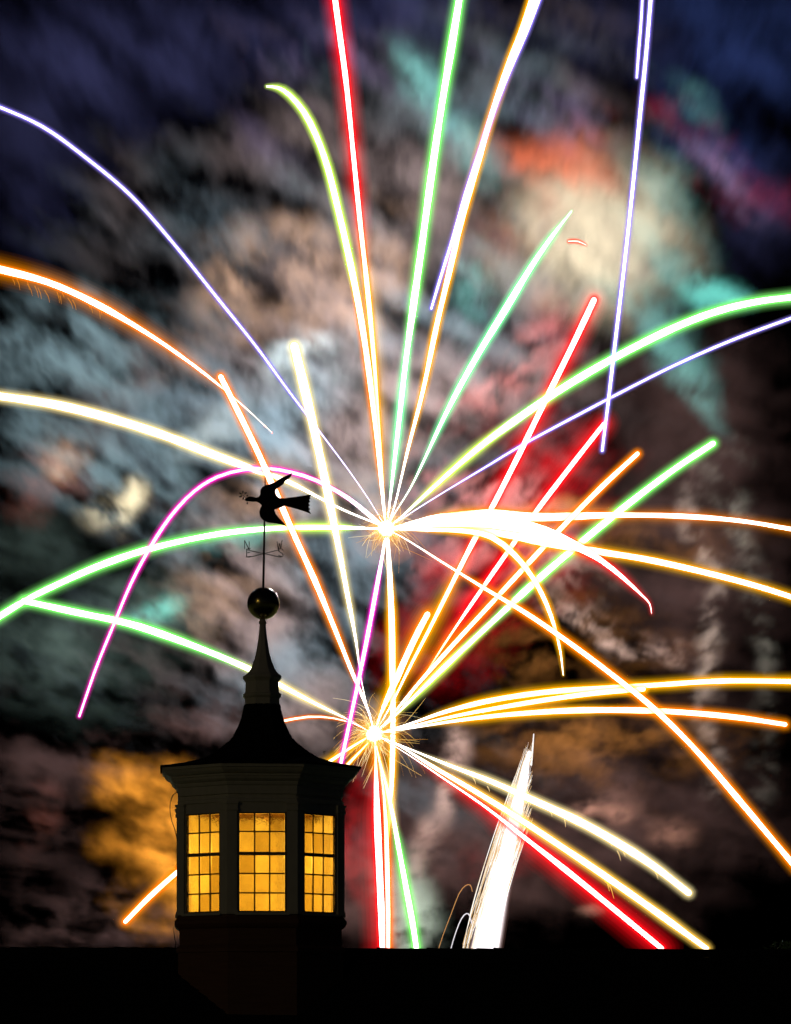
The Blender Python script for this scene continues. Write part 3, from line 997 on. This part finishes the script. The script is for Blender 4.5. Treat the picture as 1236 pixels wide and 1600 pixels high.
# fine hairs shed by two trails
def hairs(parent, spots, seed, col, st, ln):
    rt = random.Random(seed)
    bm = bmesh.new()
    for x, y in spots:
        l = rt.uniform(.3, 1.4) * ln
        x += rt.uniform(-9, 9)
        y += l * .12
        dx = rt.uniform(.1, .5) * l
        P = [at(x, y, FY - 1), at(x + dx * .7, y + l * .5, FY - 1), at(x + dx, y + l, FY - 1)]
        sweep(bm, P, [.8 * PF, .7 * PF, .3 * PF], 4)
    o = build('sparks', bm, burn(col, st), None)
    o.parent = parent
    o.matrix_parent_inverse = Matrix.Translation(-parent.location)
    o['kind'] = 'stuff'
for o in [o for o in COL.objects if o.get('label')]:
    if o['label'].startswith('cream trail falling'):
        hairs(o, [(860, 1268), (880, 1279), (893, 1286), (945, 1315), (965, 1328), (972, 1332), (1020, 1362), (838, 1258), (770, 1228), (735, 1214)], 3, (1, .7, .3), .8, 12)
    if o['label'].startswith('gold trail falling right'):
        hairs(o, [(938, 1366), (940, 1368), (943, 1370)], 5, (1, .6, .1), .9, 24)
    if o['label'].startswith('orange arc fading'):
        hairs(o, [(20 + i * 9, 432 + i * 3.2) for i in range(16)], 6, (.7, .25, .03), .55, 16)

# ------------------------------------------------------------------ lamps that light the smoke: some at the bursts, others added away from them
def glow_light(name, px, py, Y, watt, col, size=1.0):
    L = bpy.data.lights.new(name, 'POINT')
    L.energy = watt
    L.color = col
    L.shadow_soft_size = size
    o = bpy.data.objects.new(name, L)
    o.location = at(px, py, Y)
    COL.objects.link(o)
glow_light('smoke_light', 620, 800, 156, 215000, (1, .94, .91))
glow_light('smoke_light', 585, 1147, 156, 40000, (1, .72, .45))
glow_light('smoke_light', 760, 330, 158, 110000, (.90, .95, 1.0))  # added where no burst stands, brightens the upper smoke
glow_light('smoke_light', 250, 700, 158, 48000, (.72, .88, 1.0))  # added cool lamp without a burst, turns the left smoke bluer

# ------------------------------------------------------------------ smoke: scattering fog grids, coloured firework light put into their own colours
SY = 185.0
SMOKE_K = 0.5
PS = SY / F_PX


class Field:
    def __init__(self, name):
        self.ng = bpy.data.node_groups.new(name, 'GeometryNodeTree')
        self.ng.interface.new_socket('Geometry', in_out='OUTPUT', socket_type='NodeSocketGeometry')
        self.out = self.ng.nodes.new('NodeGroupOutput')
        self.pos = self.ng.nodes.new('GeometryNodeInputPosition').outputs[0]
    def _set(self, sock, v):
        if isinstance(v, bpy.types.NodeSocket):
            self.ng.links.new(v, sock)
        else:
            sock.default_value = v
    def m(self, op, a, b=None, c=None, clamp=False):
        n = self.ng.nodes.new('ShaderNodeMath'); n.operation = op; n.use_clamp = clamp
        for i, v in enumerate((a, b, c)):
            if v is not None:
                self._set(n.inputs[i], v)
        return n.outputs[0]
    def v(self, op, a, b=None, c=None):
        n = self.ng.nodes.new('ShaderNodeVectorMath'); n.operation = op
        for i, q in enumerate((a, b, c)):
            if q is not None:
                self._set(n.inputs[i], q)
        return n.outputs['Value'] if op in ('DOT_PRODUCT', 'LENGTH', 'DISTANCE') else n.outputs['Vector']
    def rot(self, a, ang):
        n = self.ng.nodes.new('ShaderNodeVectorRotate'); n.rotation_type = 'Y_AXIS'
        self._set(n.inputs['Vector'], a); n.inputs['Angle'].default_value = ang
        return n.outputs[0]
    def noise(self, vec, scale, detail=4.0, rough=.55, color=False):
        n = self.ng.nodes.new('ShaderNodeTexNoise')
        self._set(n.inputs['Vector'], vec)
        n.inputs['Scale'].default_value = scale
        n.inputs['Detail'].default_value = detail
        n.inputs['Roughness'].default_value = rough
        return n.outputs['Color' if color else 0]
    def smooth(self, x, lo, hi, a=0.0, b=1.0):
        n = self.ng.nodes.new('ShaderNodeMapRange'); n.interpolation_type = 'SMOOTHSTEP'
        self._set(n.inputs['Value'], x)
        for i, q in enumerate((lo, hi, a, b)):
            n.inputs[1 + i].default_value = q
        return n.outputs[0]


def smoke(name, label, lit_albedo, blobs, k=1.0, ang=25, warp=3.0, lo=.36, hi=.68, floor=.08, vox=.15, along=.10, across=.42, seed=0, kind='stuff', thick=None, box=None, cat='smoke', tint=None):
    """blobs: (px, py, rx, ry, strength[, tilt degrees[, depth offset]]), radii in pixels; the smoke colour carries coloured firework light"""
    f = Field(name)
    # wavy displacement so that no edge is smooth
    off = f.v('ADD', f.pos, (seed * 13.7, seed * 5.1, seed * 9.3))
    wv = f.noise(f.v('MULTIPLY', off, (.2, .05, .2)), 1.0, 5.0, .6, True)
    wv = f.v('SUBTRACT', wv, (.5, .5, .5))
    p = f.v('MULTIPLY_ADD', wv, (warp * 2, warp * .6, warp * 2), f.pos)
    tot = None
    lo_c, hi_c = Vector((1e9,) * 3), Vector((-1e9,) * 3)
    for b in blobs:
        px, py, rx, ry, amp = b[:5]
        tilt = R_(b[5]) if len(b) > 5 else 0.0
        dep = (b[6] if len(b) > 6 else 0.0) + (1.7 if seed == 1 else ((seed * 0.6180339) % 1.0 - .7) * 5.0)
        Y = SY + dep
        c = at(px, py, Y)
        ps = Y / F_PX
        ry_depth = thick or max(2.0, min(7.0, (rx + ry) * .5 * ps))
        q = f.v('SUBTRACT', p, c)
        if tilt:
            q = f.rot(q, tilt)
        q = f.v('MULTIPLY', q, (1 / (rx * ps), 1 / ry_depth, 1 / (ry * ps)))
        q = f.v('DOT_PRODUCT', q, q)
        e = f.m('EXPONENT', f.m('MULTIPLY_ADD', q, -1.0, math.log(amp)))
        tot = e if tot is None else f.m('ADD', tot, e)
        ext = 1.8 * max(rx, ry) if tilt else None
        ex, ez = (ext or 1.8 * rx) * ps + warp * .5, (ext or 1.8 * ry) * ps + warp * .5
        for i, (lo_, hi_) in enumerate(((c.x - ex, c.x + ex), (Y - 1.7 * ry_depth, Y + 1.7 * ry_depth), (c.z - ez, c.z + ez))):
            lo_c[i] = min(lo_c[i], lo_); hi_c[i] = max(hi_c[i], hi_)
    # wind-drawn streaks and billows
    r = f.rot(off, R_(ang))
    w2 = f.v('SUBTRACT', f.noise(f.v('MULTIPLY', off, (.45, .06, .45)), 1.0, 3.0, .55, True), (.5, .5, .5))
    r = f.v('MULTIPLY_ADD', w2, (2.6, 0.0, 1.5), r)
    st = f.v('MULTIPLY', r, (along * 1.1, .025, across * 1.4))
    n1 = f.noise(st, 1.0, 6.0, .64)
    n2 = f.noise(f.v('MULTIPLY', off, (.42, .05, .42)), 1.0, 5.0, .6)
    n3 = f.noise(f.v('MULTIPLY_ADD', w2, (1.2, 0.0, 1.2), f.v('MULTIPLY', off, (.62, .05, .62))), 1.0, 4.0, .62)
    ridge = f.m('MULTIPLY_ADD', f.m('ABSOLUTE', f.m('SUBTRACT', n3, .5)), -2.4, .66)
    nn = f.m('MULTIPLY_ADD', n2, .26, f.m('MULTIPLY', n1, .58))
    nn = f.m('MULTIPLY_ADD', ridge, .16, nn)
    mod = f.smooth(nn, lo, hi, floor, 1.0)
    mod = f.m('POWER', mod, 1.7)
    d = f.m('SUBTRACT', f.m('MULTIPLY', f.m('MULTIPLY', tot, mod), k * SMOKE_K), .002)
    d = f.m('MAXIMUM', d, f.m('MULTIPLY', nn, 1e-5))
    if box:
        a, b_ = at(box[0], box[3], SY), at(box[2], box[1], SY)
        lo_c.x, hi_c.x = max(lo_c.x, a.x), min(hi_c.x, b_.x)
        lo_c.z, hi_c.z = max(lo_c.z, a.z), min(hi_c.z, b_.z)
    lo_c.z = max(lo_c.z, .3)
    lo_c.y = max(lo_c.y, 166.0)
    vc = f.ng.nodes.new('GeometryNodeVolumeCube')
    f.ng.links.new(d, vc.inputs['Density'])
    vc.inputs['Background'].default_value = 0.0
    vc.inputs['Min'].default_value = lo_c
    vc.inputs['Max'].default_value = hi_c
    s = hi_c - lo_c
    vc.inputs['Resolution X'].default_value = max(8, min(420, int(s.x / vox)))
    vc.inputs['Resolution Y'].default_value = max(8, min(60, int(s.y / max(.55, vox * 1.5))))
    vc.inputs['Resolution Z'].default_value = max(8, min(520, int(s.z / vox)))
    m, nt, out = mat(name + '_vapour')
    pv = nt.nodes.new('ShaderNodeVolumePrincipled')
    if tint:  # patches of firework light mixed into the colour by noise
        tcn = nt.nodes.new('ShaderNodeTexCoord')
        mpn = nt.nodes.new('ShaderNodeMapping')
        mpn.inputs['Scale'].default_value = (.11, .03, .16)
        mpn.inputs['Rotation'].default_value = (0, R_(-30), 0)
        nzn = nt.nodes.new('ShaderNodeTexNoise')
        nzn.inputs['Scale'].default_value = 1.0
        nzn.inputs['Detail'].default_value = 1.0
        rmp = nt.nodes.new('ShaderNodeValToRGB')
        rmp.color_ramp.elements[0].position = .40
        rmp.color_ramp.elements[0].color = (*lit_albedo, 1)
        rmp.color_ramp.elements[1].position = .60
        rmp.color_ramp.elements[1].color = (*tint, 1)
        nt.links.new(tcn.outputs['Object'], mpn.inputs['Vector'])
        nt.links.new(mpn.outputs[0], nzn.inputs['Vector'])
        nt.links.new(nzn.outputs[0], rmp.inputs[0])
        nt.links.new(rmp.outputs[0], pv.inputs['Color'])
    pv.inputs['Color'].default_value = (*lit_albedo, 1)
    pv.inputs['Density'].default_value = 1.0
    pv.inputs['Anisotropy'].default_value = 0.0
    nt.links.new(pv.outputs[0], out.inputs['Volume'])
    sm = f.ng.nodes.new('GeometryNodeSetMaterial')
    sm.inputs['Material'].default_value = m
    f.ng.links.new(vc.outputs[0], sm.inputs['Geometry'])
    f.ng.links.new(sm.outputs[0], f.out.inputs[0])
    vd = bpy.data.volumes.new(name)
    vd.materials.append(m)
    vd.render.step_size = 1.5
    vd.render.clipping = 1e-3
    o = bpy.data.objects.new(name, vd)
    COL.objects.link(o)
    md = o.modifiers.new('fog', 'NODES')
    md.node_group = f.ng
    tag(o, label, cat, kind=kind)
    return o


# the wide grey mass, drawn out by the wind
smoke('smoke', 'grey mauve smoke spread thinly behind both bursts', (.92, .70, .68),
      [(510, 590, 150, 120, .27), (430, 700, 130, 90, .13), (620, 420, 140, 130, .13), (480, 860, 140, 120, .15), (420, 1010, 130, 100, .10),
       (280, 650, 140, 90, .07), (740, 620, 130, 110, .11), (860, 460, 120, 100, .09), (470, 1100, 120, 70, .07), (700, 240, 200, 110, .07),
       (350, 330, 190, 90, .065), (820, 120, 140, 110, .06), (620, 1220, 120, 110, .028), (880, 1250, 200, 120, .010), (150, 1060, 150, 120, .014),
       (560, 200, 160, 110, .05), (600, 640, 560, 480, .016)],
      seed=1, tint=(.56, .76, .90), ang=-28, thick=2.4, lo=.38, hi=.62, floor=.16, warp=3.0, along=.13, across=.55, box=(-60, -60, 1300, 1560))
smoke('smoke', 'peach coloured smoke billowing left of the tall trails', (1.0, .62, .42),
      [(430, 420, 90, 60, .20), (505, 470, 90, 60, .16), (380, 460, 60, 50, .08), (590, 410, 50, 40, .14), (470, 370, 70, 40, .09), (560, 770, 90, 50, .09),
       (430, 790, 70, 60, .09), (340, 930, 70, 60, .12), (350, 800, 60, 40, .05), (640, 330, 90, 30, .05), (110, 705, 34, 26, .28), (300, 560, 80, 50, .05)],
      seed=2, ang=-20, thick=2.0, lo=.38, hi=.60, floor=.06, warp=3.0, along=.16, across=.6)
smoke('smoke', 'bright cream and orange smoke cloud in the upper right', (1.0, .84, .58),
      [(935, 330, 80, 70, .36), (910, 390, 100, 65, .36), (975, 400, 80, 66, .26), (895, 290, 60, 40, .2), (860, 420, 80, 50, .10)],
      seed=3, ang=-35, thick=2.4, lo=.34, hi=.60, floor=.25, warp=2.5, along=.12, across=.45)
smoke('smoke', 'orange red smoke streak above the cream cloud', (1.0, .22, .10),
      [(840, 255, 75, 26, .48, -15), (900, 230, 60, 40, .22), (905, 280, 60, 25, .16), (850, 300, 60, 40, .08), (800, 360, 60, 50, .07)],
      seed=4, ang=-30, thick=1.8, lo=.36, hi=.58, floor=.12, warp=2.2, along=.16, across=.6)
smoke('smoke', 'smoke coloured deep crimson for the glow between the red trails', (.75, .012, .02),
      [(870, 740, 80, 60, .22), (800, 890, 90, 60, .17), (720, 960, 60, 70, .24), (870, 520, 40, 60, .09), (640, 1010, 50, 60, .10),
       (564, 1300, 16, 110, .12), (800, 1340, 80, 40, .05)],
      seed=5, ang=25, thick=2.2, lo=.36, hi=.62, floor=.10, warp=2.5, along=.14, across=.45)
smoke('smoke', 'dull crimson smoke smudge near the upper right edge', (.7, .04, .10),
      [(1180, 290, 80, 30, .12, -20), (1090, 210, 80, 26, .07, -35), (1050, 175, 60, 30, .05)],
      seed=25, ang=-35, thick=1.8, lo=.40, hi=.60, floor=.05, warp=2.5, along=.14, across=.5)
smoke('smoke', 'dull reddish smoke smudge low in the left sky', (.75, .26, .20),
      [(50, 760, 40, 50, .12), (90, 740, 50, 30, .12), (60, 1270, 30, 60, .05)],
      seed=26, ang=-20, thick=1.6, lo=.38, hi=.60, floor=.08, warp=2.2, along=.14, across=.5)
smoke('smoke', 'pink and red broken smoke puffs beside the upper burst', (1.0, .36, .34),
      [(790, 590, 95, 26, .26, 36), (850, 520, 60, 26, .18, 36), (735, 605, 40, 22, .16, 30), (790, 770, 80, 40, .30), (700, 770, 70, 45, .16), (730, 860, 110, 60, .22), (820, 830, 90, 50, .2), (660, 700, 60, 50, .06)],
      seed=6, ang=22, thick=1.6, lo=.42, hi=.58, floor=.06, warp=1.8, along=.22, across=.75)
smoke('smoke', 'teal smoke wisps scattered across the upper sky', (.30, .80, .74),
      [(680, 165, 70, 20, .46, -45), (645, 115, 40, 16, .3, -45), (740, 450, 34, 55, .16), (755, 400, 30, 40, .10), (1060, 555, 60, 30, .20, -40), (1095, 620, 60, 22, .16, -50), (1040, 500, 40, 30, .12), (1070, 160, 60, 20, .12, -40),
       (1030, 300, 60, 90, .12), (1060, 400, 50, 60, .14), (980, 460, 60, 40, .10), (740, 240, 80, 40, .10, -40)],
      seed=7, ang=-40, thick=1.6, lo=.38, hi=.60, floor=.08, warp=2.0, along=.16, across=.65)
smoke('smoke', 'bright turquoise puff touching the long green arc', (.22, .95, .82),
      [(1118, 466, 34, 15, .75), (1085, 452, 26, 12, .30), (1150, 470, 26, 10, .4)],
      seed=8, ang=-20, thick=1.2, lo=.36, hi=.56, floor=.12, warp=1.4, along=.4, across=.9, vox=.13)
smoke('smoke', 'pale blue white puff round the tip of the cream trail', (.80, .96, 1.0),
      [(488, 552, 34, 16, .55), (462, 562, 26, 26, .42), (500, 600, 60, 40, .10), (350, 670, 50, 24, .22, 35), (315, 705, 40, 20, .14)],
      seed=9, ang=-10, thick=1.4, lo=.36, hi=.56, floor=.12, warp=1.6, along=.3, across=.8, vox=.15)
smoke('smoke', 'dim teal grey smoke drifting in the left sky', (.32, .48, .54),
      [(60, 520, 120, 50, .26), (150, 590, 90, 50, .16), (30, 610, 90, 40, .16), (150, 760, 60, 60, .20), (50, 700, 70, 60, .14), (260, 760, 70, 60, .12), (250, 680, 70, 60, .08), (300, 850, 60, 40, .10)],
      seed=10, ang=-30, thick=2.2, lo=.40, hi=.60, floor=.08, warp=3.0, along=.16, across=.6)
smoke('smoke', 'smoke coloured dark green for the light of the two green trails', (.18, .27, .24),
      [(60, 850, 110, 50, .08), (140, 960, 130, 40, .16), (60, 1000, 100, 50, .10), (260, 930, 60, 50, .12), (110, 1050, 140, 60, .10)],
      seed=11, ang=-12, thick=2.0, lo=.36, hi=.62, floor=.2, warp=2.5, along=.12, across=.5)
smoke('smoke', 'small turquoise wisp crossing the lower left green trail', (.25, .9, .75),
      [(245, 962, 30, 18, .5, 25), (215, 975, 26, 12, .3), (385, 845, 30, 16, .22), (330, 850, 30, 14, .16)],
      seed=12, ang=20, thick=1.2, lo=.36, hi=.58, floor=.1, warp=1.4, along=.3, across=.7, vox=.15)
smoke('smoke', 'small cream puff with a curled edge in the left sky', (1.0, .86, .55),
      [(204, 768, 16, 20, .8), (184, 790, 24, 18, .5), (196, 800, 14, 22, .4), (145, 790, 28, 22, .28), (165, 815, 24, 14, .2)],
      seed=13, ang=-20, thick=1.2, lo=.38, hi=.60, floor=.08, warp=1.8, along=.3, across=.6, vox=.13)
smoke('smoke', 'smoke cloud left of the cupola coloured orange for firework glow', (1.0, .38, .04),
      [(215, 1232, 52, 26, .8), (245, 1290, 30, 50, .85), (175, 1236, 46, 22, .22), (195, 1318, 40, 22, .26), (262, 1390, 30, 40, .7), (225, 1440, 50, 20, .22), (268, 1330, 22, 50, .8), (160, 1200, 40, 20, .10)],
      seed=14, ang=-14, thick=1.8, lo=.34, hi=.62, floor=.22, warp=3.6, along=.12, across=.5)
smoke('smoke', 'brown dusky smoke low over the left roof', (.62, .36, .34),
      [(60, 1300, 110, 140, .02), (190, 1445, 110, 40, .07), (110, 1180, 150, 60, .03), (60, 1440, 100, 50, .03), (330, 1120, 100, 50, .05)],
      seed=15, ang=-8, thick=2.2, lo=.38, hi=.62, floor=.15, warp=2.5, along=.10, across=.5)
smoke('smoke', 'smoke coloured amber brown for the light of the level gold trails', (.62, .25, .06),
      [(880, 1140, 110, 40, .20), (960, 1000, 120, 70, .08), (870, 1190, 70, 40, .14), (1050, 1150, 120, 40, .10), (1000, 840, 130, 34, .14), (890, 796, 70, 12, .35), (820, 1010, 70, 50, .12), (960, 1190, 80, 40, .08)],
      seed=16, ang=0, thick=1.8, lo=.38, hi=.60, floor=.12, warp=2.0, along=.2, across=.6)
smoke('smoke', 'dark blue smoke in the upper right corner', (.07, .12, .42),
      [(1150, 60, 130, 110, .16), (1130, 240, 90, 34, .14, -30)],
      seed=17, ang=-38, thick=2.4, lo=.34, hi=.64, floor=.2, warp=3.0, along=.10, across=.4)
smoke('smoke', 'thin navy haze added for the blue of the upper night sky', (.16, .17, .46),  # haze added to carry the night sky's blue
      [(240, 60, 240, 70, .07), (90, 150, 170, 110, .06), (640, 20, 150, 50, .10), (950, 50, 120, 80, .05), (60, 330, 130, 80, .03), (1190, 330, 80, 80, .06)],
      seed=27, ang=-38, thick=2.4, lo=.34, hi=.66, floor=.3, warp=3.0, along=.10, across=.4)
smoke('smoke', 'dim maroon brown smoke filling the right side', (.46, .26, .24),
      [(1080, 880, 150, 230, .05), (950, 1280, 260, 120, .055), (1080, 620, 130, 110, .04), (720, 1330, 120, 110, .06), (560, 1380, 60, 90, .08)],
      seed=28, ang=-12, thick=2.4, lo=.32, hi=.66, floor=.35, warp=3.0, along=.10, across=.4, vox=.22)
smoke('smoke', 'violet smoke streaks trailing below the blue corner', (.52, .40, .72),
      [(1120, 275, 80, 26, .18, -35), (900, 190, 80, 40, .10, -40), (540, 60, 90, 30, .12, -40), (430, 100, 90, 30, .08, -40), (780, 100, 90, 30, .08, -40), (420, 230, 90, 30, .06, -40), (1000, 420, 40, 60, .03)],
      seed=18, ang=-40, thick=1.6, lo=.38, hi=.60, floor=.08, warp=2.2, along=.12, across=.6)
smoke('smoke_column', 'wavering grey smoke column rising at the right', (.80, .62, .52),
      [(1085, 790, 16, 50, .22), (1096, 860, 18, 40, .26), (1108, 930, 16, 45, .30), (1104, 1000, 18, 45, .26), (1108, 1060, 18, 40, .2), (1114, 1140, 16, 50, .16), (1118, 1210, 14, 40, .12)],
      seed=19, ang=12, thick=1.2, lo=.42, hi=.60, floor=.03, warp=2.2, along=.3, across=.8, vox=.16)
smoke('smoke_column', 'fainter outer smoke column near the right edge', (.60, .58, .48),
      [(1128, 720, 30, 40, .10, -40), (1150, 790, 26, 45, .16), (1150, 860, 18, 45, .14), (1170, 940, 20, 50, .14), (1185, 1020, 18, 50, .09), (1190, 1120, 20, 60, .05), (1185, 1220, 20, 50, .05)],
      seed=20, ang=-20, thick=1.2, lo=.42, hi=.60, floor=.03, warp=2.2, along=.3, across=.8, vox=.16)
smoke('smoke_trail', 'pinkish smoke trail slanting down right toward the columns', (1.0, .68, .56),
      [(870, 955, 50, 16, .30, -25), (930, 985, 50, 16, .34, -20), (990, 1012, 50, 15, .30, -22), (1050, 1040, 40, 14, .22, -25), (900, 900, 60, 40, .14), (880, 870, 50, 24, .2)],
      seed=21, ang=-25, thick=1.2, lo=.44, hi=.60, floor=.02, warp=2.0, along=.3, across=.8, vox=.16)
smoke('smoke_trail', 'thin twisting smoke trail right of the standing red trail', (1.0, .66, .56),
      [(722, 1165, 14, 22, .30), (708, 1200, 14, 30, .36), (694, 1255, 13, 36, .36), (672, 1305, 16, 26, .28), (652, 1345, 13, 30, .22)],
      seed=22, ang=14, thick=1.0, lo=.36, hi=.56, floor=.06, warp=1.3, along=.3, across=1.0, vox=.13)
smoke('smoke_trail', 'grey green smoke rising from the ridge at the green trail', (.74, .92, .76),
      [(640, 1400, 26, 50, .34), (650, 1450, 30, 40, .30), (628, 1470, 20, 40, .24), (610, 1370, 20, 40, .12)],
      seed=23, ang=20, thick=1.2, lo=.36, hi=.58, floor=.10, warp=1.6, along=.3, across=.7, vox=.15)
smoke('smoke', 'small brown puffs right of the white fountain', (1.0, .50, .36),
      [(915, 1262, 26, 14, .30), (970, 1275, 28, 16, .30), (1050, 1300, 30, 20, .18), (925, 1420, 22, 7, .2), (960, 1240, 50, 30, .06)],
      seed=24, ang=5, thick=1.2, lo=.36, hi=.58, floor=.10, warp=1.4, along=.3, across=.7, vox=.15)
